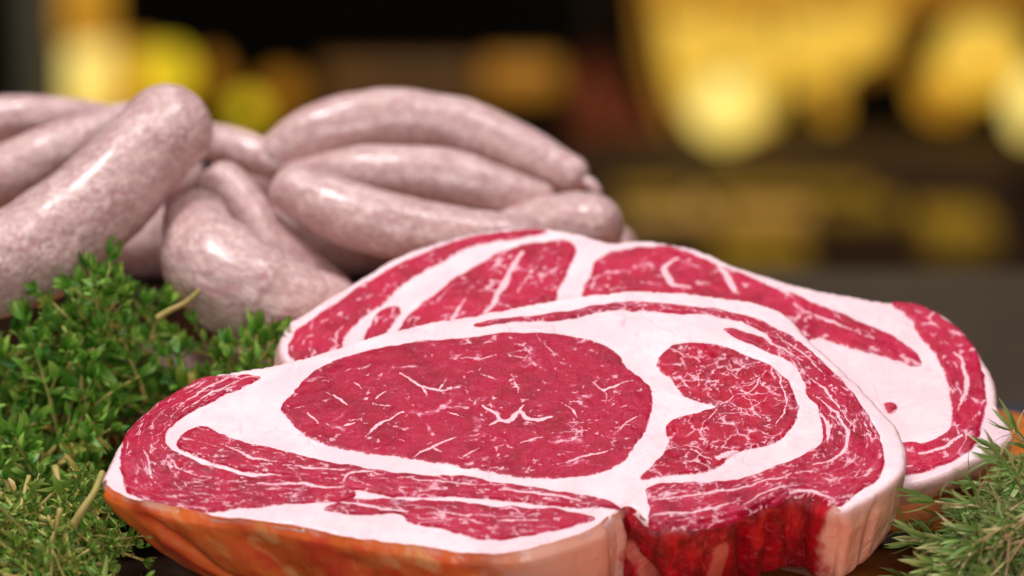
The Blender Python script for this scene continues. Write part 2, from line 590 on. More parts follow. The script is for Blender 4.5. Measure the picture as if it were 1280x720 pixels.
    def side_var(self, idx, t, off):
        P, N, S = self.P[idx], self.N[idx], self.S[idx]
        r = .0012
        z = -r - t * (self.th - r)
        du, dv = self.shift(P[:, 0], P[:, 1])
        e = np.clip(t, 0, 1) ** 1.15
        bulge = .0012 * np.sin(math.pi * np.minimum(1, t * 1.1)) - .004 * np.maximum(0, t - .85) / .15
        ns = .0013 * fbm(S * 90 + t * 1.4, t * 2.6, seed=21, octv=4) * np.minimum(1, t * 6)
        g = self.groove(S, P, t) * np.minimum(1, t * 5)
        o = bulge + ns + g + off
        return np.column_stack([P[:, 0] + N[:, 0] * o + du * e, P[:, 1] + N[:, 1] * o + dv * e, z])

    def muscle(self, name, px, mat, axis=None, veins=(), h=H_FACE, rise=.0006, seed=1, amp=.00045, open_rim=0.0, grow=.0003):
        P = self.outline(px, h * .9, amp, seed)
        P = P + normals2(P) * grow
        v, tri, D = fill(P, h)
        # keep the sheet on the rounded rim of the body
        Db, _, _ = seg_dist(v, self.P[::2])
        ins = inside(v, self.P)
        Db = np.where(ins, Db, 0)
        r = .0012
        q = np.clip((r - Db) / r, 0, 1)
        z = self.height(v) * smooth(Db, 0, .004) - r * (1 - np.sqrt(1 - q * q * .98))
        z = z - .00012 + (rise + .00012) * smooth(D, 0, .0007) + .00012 * fbm(v[:, 0] * 300, v[:, 1] * 300, seed=seed + 4)
        if axis is not None:
            C = resample(catmull(self.uv(axis), False, 10), .001, False)
            Dd, S, G = seg_dist(v, C, False)
            fl = np.column_stack([S * 100, Dd * G * 100, np.full(len(v), seed * 3.7)])
        else:
            a = R(14)
            fl = np.column_stack([(v[:, 0] * math.cos(a) + v[:, 1] * math.sin(a)) * 100, (-v[:, 0] * math.sin(a) + v[:, 1] * math.cos(a)) * 100, np.full(len(v), seed * 3.7)])
        vn = np.zeros(len(v))
        vw_ = v + .0011 * np.column_stack([fbm(v[:, 0] * 260, v[:, 1] * 260, seed=41, octv=4), fbm(v[:, 0] * 260, v[:, 1] * 260, seed=57, octv=4)])
        for pl, w in veins:
            Q = resample(catmull(self.uv(pl), False, 8), .0008, False)
            Dd, S, _ = seg_dist(vw_, Q, False)
            ww = w / FPX * .48
            L = S.max() + 1e-9
            ww = ww * (.45 + .55 * np.sin(np.pi * np.clip(S / L, .06, .94)))
            vn = np.maximum(vn, np.clip(1.0 - (Dd / ww - .5) * .7, 0, 1))
        V = np.column_stack([v, z + self.oz])
        return link(name, V, tri, mat, self.root, {'edge': D * 1000 + 3.0 * smooth(Db, .0022, .0008) * open_rim, 'flow': fl, 'vein': vn})


# front steak -------------------------------------------------------------
anchorF = at(640, 520, 1.0)
F = Steak(anchorF, R(25), .030, 'raw_steak', 'thick raw rib steak in front, showing an orange rind and dark red cut side')
outF = [(128, 608), (134, 586), (150, 553), (168, 530), (195, 508), (228, 485), (262, 469), (300, 461), (340, 455), (400, 440), (450, 423), (520, 405), (600, 391), (690, 374), (740, 366), (800, 362), (870, 366), (930, 374), (968, 384), (990, 396), (1010, 420), (1040, 447), (1070, 476), (1100, 508), (1122, 532), (1133, 562), (1129, 590), (1098, 616), (1054, 638), (1022, 624), (990, 616), (960, 627), (920, 643), (866, 654), (815, 655), (792, 640), (776, 638), (748, 659), (690, 683), (630, 694), (565, 692), (522, 685), (443, 676), (364, 658), (300, 650), (258, 646), (200, 634), (155, 623)]
U0 = F.uv([(128, 608)])[0][0]; U1 = F.uv([(1133, 562)])[0][0]


def shiftF(u, v):
    l = smooth(u, U0 + .075, U0) ** 1.0
    r = smooth(u, U1 - .02, U1)
    front = smooth(v, .0, -.03)
    return .022 * l - .005 * r, .006 * front * (1 - l) + .004 * l


def s_of(x, y): return F.S[F.nearest((x, y))]


GR = {}


def grooveF(S, P, t):
    if not GR:
        return 0 * S
    t = np.asarray(t) + 0 * S
    g = 0 * S
    for s0, slope, w, dep in GR['list']:
        c = s0 + slope * t
        g = g - dep * np.exp(-((S - c) / w) ** 2)
    return g


# the groove list needs the outline first: lay it once, then fill the list
F.P = F.outline(outF, .0008, .0003, 5)
_ar = 0.5 * np.sum(F.P[:, 0] * np.roll(F.P[:, 1], -1) - np.roll(F.P[:, 0], -1) * F.P[:, 1])
if _ar < 0: F.P = F.P[::-1].copy()
F.S = np.arange(len(F.P)) * .0008
GR['list'] = [(s_of(778, 640), .018, .0017, .0052), (s_of(800, 648), .010, .0014, .0020), (s_of(925, 641), .002, .0013, .0048), (s_of(962, 627), .000, .0012, .0036),
              (s_of(1050, 636), -.002, .0016, .0022), (s_of(890, 650), -.004, .0018, .0012), (s_of(1010, 620), .001, .0016, .0010), (s_of(840, 655), .006, .0014, .0012),
              (s_of(300, 650), .016, .006, .0018), (s_of(430, 675), .018, .005, .0014), (s_of(590, 694), .016, .006, .0016), (s_of(170, 627), .016, .003, .0026), (s_of(1096, 616), -.003, .0015, .0014)]
F.build_body(outF, shiftF, grooveF)
uC = F.uv([(700, 680)])[0][0]
F.side_part('rind', (133, 600), (764, 648), M_RIND, -.052, off=.0013, cream=lambda u, t: np.maximum(smooth(u, uC - .040, uC + .004) * .95, .42 * smooth(t, .05, -.03)) + 0 * t)
uv1 = F.uv([(905, 645)])[0][0]; uv2 = F.uv([(770, 645)])[0][0]


def side_vein(S, u, t):
    a = np.exp(-((u - uv1 + .004 * t) / .0022) ** 2) * smooth(t, .1, .3)
    b = np.exp(-((u - uv2 - .014 * t) / .0026) ** 2) * smooth(t, .15, .4)
    return np.clip(a + b * .8, 0, 1)


uL = F.uv([(780, 650)])[0][0]; uR = F.uv([(1046, 640)])[0][0]


def side_cream(u, t):
    return np.clip(smooth(u, uL + .004, uL - .004) + smooth(u, uR - .007, uR + .002), 0, 1) * .9 + 0 * t


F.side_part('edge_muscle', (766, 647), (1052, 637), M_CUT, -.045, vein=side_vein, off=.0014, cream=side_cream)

z1 = lambda P: [(100 + x * .528, 340 + y * .528) for x, y in P]
z2 = lambda P: [(600 + x * .528, 340 + y * .528) for x, y in P]
eye = [(353, 514), (364, 493), (385, 469), (417, 451), (470, 438), (522, 429), (575, 424), (628, 419), (653, 418), (706, 419), (743, 427), (769, 440), (785, 461), (809, 483), (816, 504), (811, 530), (795, 556), (780, 578), (753, 591), (706, 599), (669, 600), (626, 594), (600, 589), (549, 579), (496, 572), (443, 564), (406, 556), (380, 543), (362, 528)]
eye_v = [([(500, 470), (515, 478), (528, 484), (548, 490), (562, 488)], 4.2), ([(528, 484), (533, 497)], 3), ([(548, 490), (556, 480)], 2.5),
         ([(605, 508), (618, 517), (625, 527), (640, 525), (650, 513), (656, 508)], 6), ([(650, 512), (656, 524), (672, 526), (692, 523)], 6), ([(625, 527), (612, 533)], 4),
         ([(668, 420), (690, 440), (720, 466)], 2.2), ([(455, 548), (470, 535), (490, 521), (502, 515)], 3.6), ([(384, 518), (396, 531)], 3), ([(415, 494), (430, 505), (438, 511)], 3.6),
         ([(470, 500), (482, 490)], 2.6), ([(515, 572), (540, 559), (572, 547)], 3.6), ([(540, 559), (553, 564)], 2.6), ([(575, 450), (600, 451), (627, 445)], 2.8), ([(440, 478), (452, 487)], 2.6),
         ([(740, 480), (756, 491), (775, 481), (792, 477)], 2.8), ([(756, 491), (758, 506)], 2), ([(770, 545), (782, 530), (800, 522)], 2.8), ([(690, 582), (735, 571), (765, 564)], 3.4), ([(640, 470), (650, 492)], 2.4),
         ([(560, 515), (580, 520)], 2.6), ([(650, 555), (680, 548)], 2.8), ([(700, 505), (716, 512), (722, 524)], 2.6), ([(600, 470), (618, 478)], 2.4), ([(715, 545), (735, 540)], 2.6), ([(430, 535), (442, 528)], 2.6), ([(580, 570), (600, 562)], 2.6)]
F.muscle('eye_muscle', eye, L_EYE, veins=eye_v, seed=2, rise=.00035)
capP = z2([(420, 210), (450, 180), (510, 168), (570, 175), (640, 200), (690, 225), (730, 262), (750, 310), (746, 350), (725, 385), (690, 408), (650, 418), (600, 432), (545, 466), (480, 480), (430, 490), (385, 494), (400, 470), (430, 440), (447, 405), (440, 375), (462, 350), (500, 336), (548, 324), (556, 316), (500, 302), (470, 276), (450, 252), (428, 238)])
cap_v = [(z2([(548, 320), (600, 300), (640, 285), (680, 240)]), 4), (z2([(570, 315), (540, 350), (520, 385), (545, 410), (590, 425)]), 3.5), (z2([(695, 225), (715, 270), (720, 330), (700, 370)]), 4.5),
         (z2([(625, 430), (590, 435), (560, 445)]), 12), (z2([(640, 290), (650, 340), (690, 360)]), 3), (z2([(520, 230), (520, 265), (500, 275)]), 3.2), (z2([(470, 270), (490, 250), (520, 235)]), 3), (z2([(450, 420), (500, 425), (550, 450)]), 3), (z2([(595, 205), (590, 240), (615, 255)]), 2.6)]
F.muscle('cap_muscle', capP, L_CAP, veins=[(p, w * (.6 if w < 10 else .9)) for p, w in cap_v], seed=3)
sideP = z2([(0, 123), (100, 112), (200, 96), (280, 78), (350, 72), (450, 78), (560, 90), (640, 110), (720, 145), (800, 205), (880, 290), (935, 370), (957, 440), (942, 482), (900, 512), (852, 552), (800, 534), (740, 524), (690, 546), (620, 573), (550, 596), (480, 600), (408, 603), (400, 560), (405, 512), (480, 502), (560, 495), (640, 480), (700, 460), (760, 432), (803, 410), (812, 370), (796, 320), (772, 280), (758, 240), (720, 205), (660, 180), (590, 146), (574, 134), (620, 138), (690, 165), (650, 132), (560, 105), (450, 96), (350, 90), (280, 96), (200, 115), (100, 122), (0, 131)])
side_ax = z2([(0, 126), (200, 106), (400, 84), (560, 97), (700, 155), (800, 240), (860, 320), (885, 400), (870, 450), (800, 480), (700, 500), (560, 540), (400, 570)])
side_v = [(z2([(795, 300), (840, 340), (868, 395), (850, 440), (790, 455)]), 5), (z2([(775, 250), (830, 300), (880, 370)]), 3.4), (z2([(800, 330), (820, 370), (822, 410)]), 4), (z2([(405, 545), (500, 535), (620, 508), (740, 480)]), 3.4),
          (z2([(410, 580), (520, 570), (600, 545)]), 4), (z2([(640, 140), (700, 175), (760, 215)]), 4.5), (z2([(700, 150), (770, 200), (820, 250)]), 2.6), (z2([(730, 520), (780, 520), (840, 545)]), 5), (z2([(620, 555), (680, 520), (760, 500)]), 3)]
F.muscle('outer_muscle', sideP, L_BAND, axis=side_ax, veins=side_v, seed=4, open_rim=1.0)
leftP = z1([(425, 248), (340, 245), (268, 258), (207, 290), (147, 335), (111, 376), (97, 430), (106, 492), (126, 528), (200, 552), (280, 566), (340, 564), (400, 556), (480, 549), (560, 546), (620, 542), (650, 528), (625, 508), (500, 484), (400, 480), (330, 466), (262, 444), (222, 424), (200, 402), (210, 372), (260, 340), (330, 300), (400, 266)])
left_ax = z1([(425, 255), (330, 272), (230, 320), (160, 390), (150, 450), (200, 500), (300, 515), (420, 515), (560, 518), (640, 522)])
left_v = [(z1([(350, 255), (290, 285), (220, 330)]), 3), (z1([(150, 420), (165, 460), (180, 500)]), 2.6), (z1([(380, 262), (300, 300), (240, 335)]), 3), (z1([(200, 430), (240, 470), (330, 490)]), 2.5), (z1([(420, 500), (520, 505), (620, 518)]), 4.5)]
F.muscle('left_muscle', leftP, L_BAND, axis=left_ax, veins=left_v, seed=5)
innP = z1([(230, 412), (248, 382), (290, 370), (330, 384), (400, 410), (500, 430), (600, 450), (700, 470), (800, 480), (900, 485), (985, 500)]) + z2([(100, 512), (200, 525), (280, 539), (335, 562), (250, 559), (150, 553), (50, 544)]) + z1([(900, 535), (760, 532), (640, 516), (500, 480), (400, 472), (330, 456), (262, 432)])
inn_ax = z1([(230, 410), (400, 440), (600, 480), (800, 505)]) + z2([(0, 520), (150, 535), (330, 560)])
inn_v = [(z1([(480, 460), (560, 468), (640, 470)]), 3.4), (z1([(620, 500), (640, 480), (700, 475)]), 4), (z1([(330, 410), (400, 440), (470, 455)]), 3), (z2([(50, 520), (150, 532), (240, 548)]), 4.5), (z1([(760, 490), (860, 500), (940, 510)]), 3)]
F.muscle('inner_muscle', innP, L_BAND, axis=inn_ax, veins=inn_v, seed=6)
lowP = z1([(580, 562), (640, 538), (760, 540), (880, 548), (985, 558)]) + z2([(100, 559), (200, 566), (272, 584), (200, 606), (100, 626), (0, 634)]) + z1([(880, 615), (785, 596), (755, 574), (650, 574)])
low_ax = z1([(588, 558), (800, 572), (985, 590)]) + z2([(150, 592), (268, 586)])
low_v = [(z1([(620, 552), (700, 562), (780, 570)]), 4.5), (z1([(840, 575), (940, 585)]), 3), (z2([(40, 590), (140, 590)]), 2.6)]
F.muscle('lower_muscle', lowP, L_BAND, axis=low_ax, veins=low_v, seed=7)

# rear steak --------------------------------------------------------------
z3 = lambda P: [(340 + x * .734, 270 + y * .734) for x, y in P]
z4 = lambda P: [(1060 + x * .444, 400 + y * .444) for x, y in P]
anchorR = at(1175, 604, 1.005)
RS = Steak(anchorR, R(30), .0185, 'raw_steak', 'raw rib steak lying partly hidden behind the front steak, with a wide pale fat seam')
outR = z3([(14, 240), (20, 190), (60, 160), (150, 105), (220, 65), (330, 30), (430, 17), (520, 28), (575, 42), (640, 41), (720, 54), (790, 84), (870, 110), (960, 130), (1050, 145), (1110, 150), (1160, 180), (1200, 225), (1230, 280), (1238, 330), (1258, 362)]) + [(1266, 548), (1250, 562), (1205, 584), (1160, 602), (1120, 610), (1050, 612), (950, 600), (850, 585), (700, 570), (560, 550), (450, 515), (385, 480)]
RS.build_body(outR, lambda u, v: (-.004 * smooth(u, .0, .05) + .006 * smooth(u, -.18, -.24), (.012 * smooth(v, .05, 0))), lambda S, P, t: 0 * S, round_r=.0012, h=.0010)
HR = .0007
r_a = z3([(28, 236), (40, 196), (80, 166), (150, 120), (230, 75), (330, 40), (440, 22), (472, 28), (430, 36), (330, 60), (240, 105), (190, 145), (140, 185), (120, 215), (122, 250), (70, 262)])
RS.muscle('outer_muscle', r_a, L_REAR, axis=z3([(60, 250), (90, 190), (170, 120), (300, 60), (460, 26)]), h=HR, seed=12)
r_b = z3([(150, 235), (160, 205), (178, 166), (208, 155), (216, 168), (196, 200), (190, 235)])
RS.muscle('small_muscle', r_b, L_REAR, axis=z3([(165, 235), (180, 190), (210, 158)]), h=HR, seed=13)
r_c = z3([(214, 230), (222, 190), (252, 155), (310, 110), (380, 70), (440, 48), (498, 42), (516, 56), (502, 100), (484, 140), (480, 190), (380, 230)])
RS.muscle('eye_muscle', r_c, L_REAR, axis=z3([(214, 230), (300, 140), (400, 80), (510, 45)]), h=HR, seed=14,
          veins=[(z3([(360, 175), (390, 130), (412, 85), (425, 65)]), 9), (z3([(300, 190), (325, 150)]), 5), (z3([(430, 120), (450, 85)]), 4)])
r_d = z3([(528, 190), (530, 132), (544, 92), (560, 68), (600, 56), (680, 55), (740, 75), (800, 100), (860, 125), (930, 150), (1000, 180), (1060, 205), (1100, 238), (1102, 257), (1050, 245), (980, 225), (930, 208), (900, 220), (880, 240), (840, 240), (760, 220), (640, 210)])
RS.muscle('cap_muscle', r_d, L_REAR, axis=z3([(530, 120), (680, 90), (820, 140), (950, 185), (1100, 250)]), h=HR, seed=15,
          veins=[(z3([(690, 75), (668, 95), (680, 118), (710, 125)]), 9), (z3([(758, 85), (775, 105), (790, 135)]), 10), (z3([(880, 150), (960, 185), (1030, 215)]), 4)])
r_e = z3([(1056, 147), (1108, 152), (1158, 184), (1198, 228)]) + z4([(385, 180), (391, 240), (376, 310), (350, 368), (290, 402), (220, 426), (165, 440), (120, 445), (120, 360), (165, 350), (230, 345), (280, 312), (292, 262), (286, 200), (266, 130), (230, 80), (195, 35)]) + z3([(1090, 175)])
RS.muscle('end_muscle', r_e, L_REAR, axis=z3([(1056, 147), (1130, 190)]) + z4([(300, 100), (340, 200), (340, 280), (290, 360), (165, 400)]), h=HR, seed=16,
          veins=[(z4([(300, 95), (325, 130), (330, 200), (318, 250)]), 6), (z4([(200, 385), (260, 370), (320, 330)]), 6)])
r_f = z4([(100, 240), (118, 236), (138, 244), (134, 262), (112, 266)])
RS.muscle('small_muscle', r_f, L_REAR, h=HR, seed=17)

# ------------------------------------------------------------------ sausages
def tube(path, rad, seg=28, cap=7):
    """closed tube with rounded ends along a smooth path"""
    P = resample(catmull(path, False, 10), .0018, False)
    L = np.r_[0, np.cumsum(np.linalg.norm(np.diff(P, axis=0), axis=1))]
    q = L / L[-1]
    rr = np.interp(q, np.linspace(0, 1, len(rad)), rad)
    rr = np.convolve(np.pad(rr, 4, 'edge'), np.ones(9) / 9, 'valid')
    T = np.gradient(P, axis=0); T /= np.linalg.norm(T, axis=1)[:, None]
    ring_c, ring_r, ring_t = [], [], []
    for k in range(cap, 0, -1):
        a = k / cap * math.pi / 2
        ring_c.append(P[0] - T[0] * rr[0] * .95 * math.sin(a)); ring_r.append(max(rr[0] * math.cos(a) ** .85, rr[0] * .07)); ring_t.append(T[0])
    for p, r_, t in zip(P, rr, T):
        ring_c.append(p); ring_r.append(r_); ring_t.append(t)
    for k in range(1, cap + 1):
        a = k / cap * math.pi / 2
        ring_c.append(P[-1] + T[-1] * rr[-1] * .95 * math.sin(a)); ring_r.append(max(rr[-1] * math.cos(a) ** .85, rr[-1] * .07)); ring_t.append(T[-1])
    up = np.array([0, -.5, .85])
    verts, fl = [], []
    s = 0
    for i, (c, r_, t) in enumerate(zip(ring_c, ring_r, ring_t)):
        x = np.cross(t, up); x /= np.linalg.norm(x); y = np.cross(x, t)
        if i: s += np.linalg.norm(c - ring_c[i - 1])
        for k in range(seg):
            a = 2 * math.pi * k / seg
            d = x * math.cos(a) + y * math.sin(a)
            verts.append(c + d * r_)
            fl.append((s * 100, math.cos(a) * r_ * 100, math.sin(a) * r_ * 100))
    V = np.array(verts)
    nn = fbm(V[:, 0] * 90, V[:, 1] * 90, V[:, 2] * 90, seed=int(abs(path[0][0] * 1e4)) % 97, octv=3)
    C = np.repeat(np.array(ring_c), seg, 0)
    dr = V - C
    V = C + dr * (1 + .10 * nn)[:, None]
    F_ = []
    n = len(ring_c)
    for i in range(n - 1):
        for k in range(seg):
            j = (k + 1) % seg
            F_.append((i * seg + k, i * seg + j, (i + 1) * seg + j, (i + 1) * seg + k))
    F_.append(tuple(range(seg))[::-1]); F_.append(tuple((n - 1) * seg + k for k in range(seg)))
    return V, F_, np.array(fl), ring_c, ring_t, rr


GRP = 'raw pork sausages in the heap'


def sausage(pts, rad, label, tips=(0, 0)):
    W = [at(x, y, d) for x, y, d in pts]
    rw = [r * p[2] / FPX for r, p in zip(rad, [pts[int(round(i * (len(pts) - 1) / max(1, len(rad) - 1)))] for i in range(len(rad))])]
    V, F_, fl, rc, rt, rr = tube(W, rw)
    base = np.array([V[:, 0].mean(), V[:, 1].mean(), V[:, 2].min()])
    root = empty('sausage', base, label, 'sausage', GRP)
    link('casing', V - base, F_, M_SAUS, root, {'flow': fl})
    for e, on in enumerate(tips):
        if not on: continue
        c, t = (rc[0], -rt[0]) if e == 0 else (rc[-1], rt[-1])
        path = [c - t * .0012, c + t * .0015, c + t * .0026 + np.array([0, 0, -.0006]), c + t * .0036 + np.array([0, 0, -.0014])]
        v2, f2, fl2, *_ = tube(path, [.0024, .0015, .0012, .0017], 12, 3)
        link('twisted_end', v2 - base, f2, M_SAUS, root, {'flow': fl2})
    return root


sausage([(-90, 352, 1.065), (-20, 338, 1.07), (50, 308, 1.078), (110, 264, 1.085), (165, 207, 1.092), (208, 163, 1.10)], [60, 64, 65, 63, 60, 58], 'big curved sausage in front at the left, its blunt end pointing up over the heap')
sausage([(-60, 250, 1.125), (10, 220, 1.13), (80, 187, 1.135), (150, 160, 1.14), (190, 150, 1.15)], [42, 42, 38, 34, 26], 'sausage lying behind the big left one, second from the top of the left side')
sausage([(-60, 158, 1.165), (0, 150, 1.17), (60, 148, 1.17), (120, 152, 1.175), (170, 160, 1.18)], [30, 31, 30, 24, 18], 'thin blurred sausage along the very top of the left side of the heap')
sausage([(246, 278, 1.102), (254, 316, 1.092), (288, 352, 1.084), (340, 380, 1.084), (400, 402, 1.088)], [40, 60, 68, 66, 60], 'fat pear shaped sausage bulging down just above the thyme, left of the rear steak')
sausage([(282, 232, 1.122), (303, 268, 1.119), (333, 308, 1.116), (368, 342, 1.114), (412, 376, 1.116)], [30, 36, 38, 39, 38], 'slender sausage sloping down to the right beside the pear shaped one')
sausage([(350, 190, 1.150), (400, 163, 1.150), (480, 149, 1.152), (560, 158, 1.154), (640, 186, 1.152), (712, 218, 1.145)], [28, 37, 39, 39, 37, 24], 'long arched sausage across the top of the right part of the heap', (0, 1))
sausage([(375, 228, 1.142), (460, 218, 1.136), (550, 222, 1.134), (620, 238, 1.134), (672, 250, 1.135)], [28, 37, 38, 35, 22], 'sausage tucked between the long arched one and the front right one', (0, 1))
sausage([(370, 240, 1.112), (430, 266, 1.106), (500, 285, 1.104), (570, 296, 1.105), (640, 305, 1.108)], [32, 42, 42, 40, 36], 'sausage in front on the right side of the heap, its rounded left end shining')
sausage([(600, 310, 1.135), (670, 292, 1.128), (722, 284, 1.122), (738, 284, 1.12)], [36, 42, 46, 42], 'blunt sausage end sticking out at the far right of the heap above the rear steak')
sausage([(235, 172, 1.16), (285, 182, 1.155), (330, 198, 1.15), (372, 215, 1.15)], [20, 27, 26, 20], 'short piece of sausage showing between the big left one and the long arched one')
sausage([(110, 500, 1.09), (190, 476, 1.10), (270, 478, 1.106), (350, 495, 1.112)], [40, 46, 48, 44], 'shaded sausage at the bottom of the heap behind the thyme')



def pp(x, y, z):
    q = np.array([x, y, z]) - CAM
    d = q @ FW
    return (640 + FPX * (q @ RT) / d, 360 - FPX * (q @ UP) / d, d)


sausage([pp(-.085, 1.155, .057), pp(-.05, 1.163, .058), pp(.0, 1.16, .057), pp(.028, 1.152, .056)], [44, 48, 48, 40], 'shaded sausage deep in the right part of the heap under the arched one')
sausage([pp(-.075, 1.168, .074), pp(-.04, 1.176, .077), pp(-.005, 1.17, .074)], [36, 42, 36], 'shaded sausage tucked under the back of the long arched one')
sausage([pp(-.20, 1.165, .057), pp(-.15, 1.158, .058), pp(-.10, 1.163, .057)], [46, 50, 44], 'shaded sausage deep in the left part of the heap')
sausage([pp(-.19, 1.18, .074), pp(-.14, 1.176, .076), pp(-.10, 1.18, .074)], [40, 44, 36], 'shaded sausage under the thin one along the top left of the heap')

# ------------------------------------------------------------------ herbs
def leaf(V, Fc, A, B, base, d, up, ln, wd, bend, rnd, tip):
    d = d / np.linalg.norm(d)
    x = np.cross(d, up); n_ = np.linalg.norm(x)
    if n_ < 1e-4: x = np.array([1.0, 0, 0]); n_ = 1
    x /= n_
    z = np.cross(x, d)
    prof = [(0, .12), (.25, .8), (.55, 1.0), (.82, .62), (1.0, .06)]
    i0 = len(V)
    for t, w in prof:
        c = base + d * ln * t - z * bend * ln * t * t
        V.append(c - x * w * wd * .5 + z * w * wd * .22); V.append(c - z * 0.0); V.append(c + x * w * wd * .5 + z * w * wd * .22)
        A += [rnd] * 3; B += [tip * t] * 3
    for k in range(4):
        a = i0 + k * 3
        Fc.append((a, a + 1, a + 4, a + 3)); Fc.append((a + 1, a + 2, a + 5, a + 4))


def thin_tube(P, r0, r1, seg=6):
    P = np.asarray(P); T = np.gradient(P, axis=0); T /= np.linalg.norm(T, axis=1)[:, None] + 1e-12
    V, Fc = [], []
    for i, (p, t) in enumerate(zip(P, T)):
        x = np.cross(t, [.3, .5, .81]); x /= np.linalg.norm(x); y = np.cross(t, x)
        r_ = r0 + (r1 - r0) * i / (len(P) - 1)
        for k in range(seg):
            a = 2 * math.pi * k / seg
            V.append(p + (x * math.cos(a) + y * math.sin(a)) * r_)
    for i in range(len(P) - 1):
        for k in range(seg):
            j = (k + 1) % seg
            Fc.append((i * seg + k, i * seg + j, (i + 1) * seg + j, (i + 1) * seg + k))
    Fc.append(tuple(range(seg))[::-1]); Fc.append(tuple((len(P) - 1) * seg + k for k in range(seg)))
    return V, Fc


def sprig_mesh(seed, length, gap, lmin, lmax, ratio, spread, curve, mleaf, mstem, side_shoots=4, stem_r=.0006):
    """mesh data of a sprig growing along +z: (leaves, stem)"""
    rs = np.random.default_rng(seed)
    V, Fc, A, B = [], [], [], []
    sV, sF = [], []
    main = []

    def grow(p0, dirn, ln, r0, depth):
        n = max(6, int(ln / .0025))
        pts = [p0]; d = dirn / np.linalg.norm(dirn)
        cv = rs.normal(0, curve, 3)
        for i in range(n):
            d = d + cv * (ln / n) * 30 * .3 + rs.normal(0, .05, 3); d /= np.linalg.norm(d)
            pts.append(pts[-1] + d * ln / n)
        pts = np.array(pts)
        main.append(pts)
        tv, tf = thin_tube(pts, r0, r0 * .4)
        o = len(sV); sV.extend(tv); sF.extend([tuple(i + o for i in f) for f in tf])
        s = ln * (.12 if depth == 0 else .05)
        ang = rs.uniform(0, 6.28)
        L = np.linspace(0, ln, len(pts))
        while s < ln:
            q = s / ln
            c = np.array([np.interp(s, L, pts[:, k]) for k in range(3)])
            i = min(len(pts) - 2, int(q * (len(pts) - 1)))
            t = pts[i + 1] - pts[i]; t /= np.linalg.norm(t)
            x = np.cross(t, [.4, .2, .9]); x /= np.linalg.norm(x); y = np.cross(t, x)
            m = 2 if rs.random() < .7 else 4
            for j in range(m):
                a = ang + j * 2 * math.pi / m + rs.normal(0, .25)
                rd = x * math.cos(a) + y * math.sin(a)
                sp = spread * rs.uniform(.6, 1.3) * (1 - .5 * q)
                l_ = rs.uniform(lmin, lmax) * (1 - .45 * q ** 2)
                leaf(V, Fc, A, B, c, t * math.cos(sp) + rd * math.sin(sp) + rs.normal(0, .18, 3), t + rd * .1 + rs.normal(0, .3, 3), l_, l_ * ratio * rs.uniform(.7, 1.25), rs.uniform(-.5, 1.1), rs.random(), 1.0)
            ang += 1.57 + rs.normal(0, .2)
            s += gap * rs.uniform(.7, 1.4) * (1 - .35 * q)
        # tuft at the tip
        t = pts[-1] - pts[-2]; t /= np.linalg.norm(t)
        for j in range(7):
            rd = rs.normal(0, 1, 3); rd /= np.linalg.norm(rd)
            l_ = rs.uniform(lmin * .7, lmax * .8)
            leaf(V, Fc, A, B, pts[-1], t + rd * .7, rd + t * .2, l_, l_ * ratio, .2, rs.random() * .8, 1.0)
        if depth == 0:
            for j in range(side_shoots):
                i = int(rs.uniform(.15, .8) * (len(pts) - 1))
                t = pts[i + 1] - pts[i]; t /= np.linalg.norm(t)
                rd = rs.normal(0, 1, 3); rd -= t * np.dot(rd, t); rd /= np.linalg.norm(rd)
                grow(pts[i], t + rd * rs.uniform(.5, 1.1), ln * rs.uniform(.25, .5), r0 * .6, 1)

    grow(np.zeros(3), np.array([0, 0, 1.0]), length, stem_r, 0)
    lo = link('sprig', V, Fc, mleaf, None, {'rnd': np.array(A), 'tipness': np.array(B)})
    st = link('stem', sV, sF, mstem, lo)
    return lo, st, Vector(main[0][-1]), [Vector(q) for q in main[0][::4]]


def quat_to(d, roll):
    q = Vector((0, 0, 1)).rotation_difference(Vector(d))
    from mathutils import Quaternion
    return q @ Quaternion((0, 0, 1), roll)


def pix(p):
    q = np.array(p) - CAM
    z = q @ FW
    return np.array([[640 + FPX * (q @ RT) / z, 360 - FPX * (q @ UP) / z]])


OUTF_PX = np.array(outF, float); OUTR_PX = np.array(outR, float)


KEEP_FRONT = np.array([(-200, 560), (60, 585), (104, 556), (116, 580), (122, 640), (166, 678), (186, 900), (-200, 900)], float)
KEEP_RIGHT = np.array([(1150, 760), (1186, 700), (1206, 655), (1222, 622), (1250, 598), (1420, 540), (1420, 1000), (1090, 1000)], float)


def clear_left(p):
    q = pix(p)
    depth = (np.array(p) - CAM) @ FW
    hit = (inside(q, OUTF_PX)[0] or inside(q + [14, 0], OUTF_PX)[0]) and depth < 1.05
    return p.z > -.006 and not hit and not inside(q, OUTR_PX)[0] and q[0, 1] > 318


def clear_front(p):
    return p.z > -.006 and inside(pix(p), KEEP_FRONT)[0]


def clear_right(p):
    return p.z > -.006 and inside(pix(p), KEEP_RIGHT)[0]


def bunch(root, protos, placements, keep=None, limit=98):
    base = Vector(root.location)
    used = set()
    for i, (tip, d, sc, length) in enumerate(placements):
        k = random.randrange(len(protos))
        lo, st, tv, path = protos[k]
        q = quat_to(d, random.uniform(0, 6.28))
        off = Vector(tip) - q @ (tv * sc)
        if keep and not all(keep(off + q @ (p * sc)) for p in path):
            continue
        limit -= 1
        if limit < 0:
            continue
        if k in used:
            a = lo.copy(); b = st.copy(); COL.objects.link(a); COL.objects.link(b); b.parent = a
        else:
            a, b = lo, st; used.add(k)
        a.parent = root
        a.rotation_mode = 'QUATERNION'
        a.rotation_quaternion = q
        a.scale = (sc, sc, sc)
        a.location = off - base
    for k, (lo, st, *_) in enumerate(protos):
        if k not in used:
            bpy.data.objects.remove(st); bpy.data.objects.remove(lo)


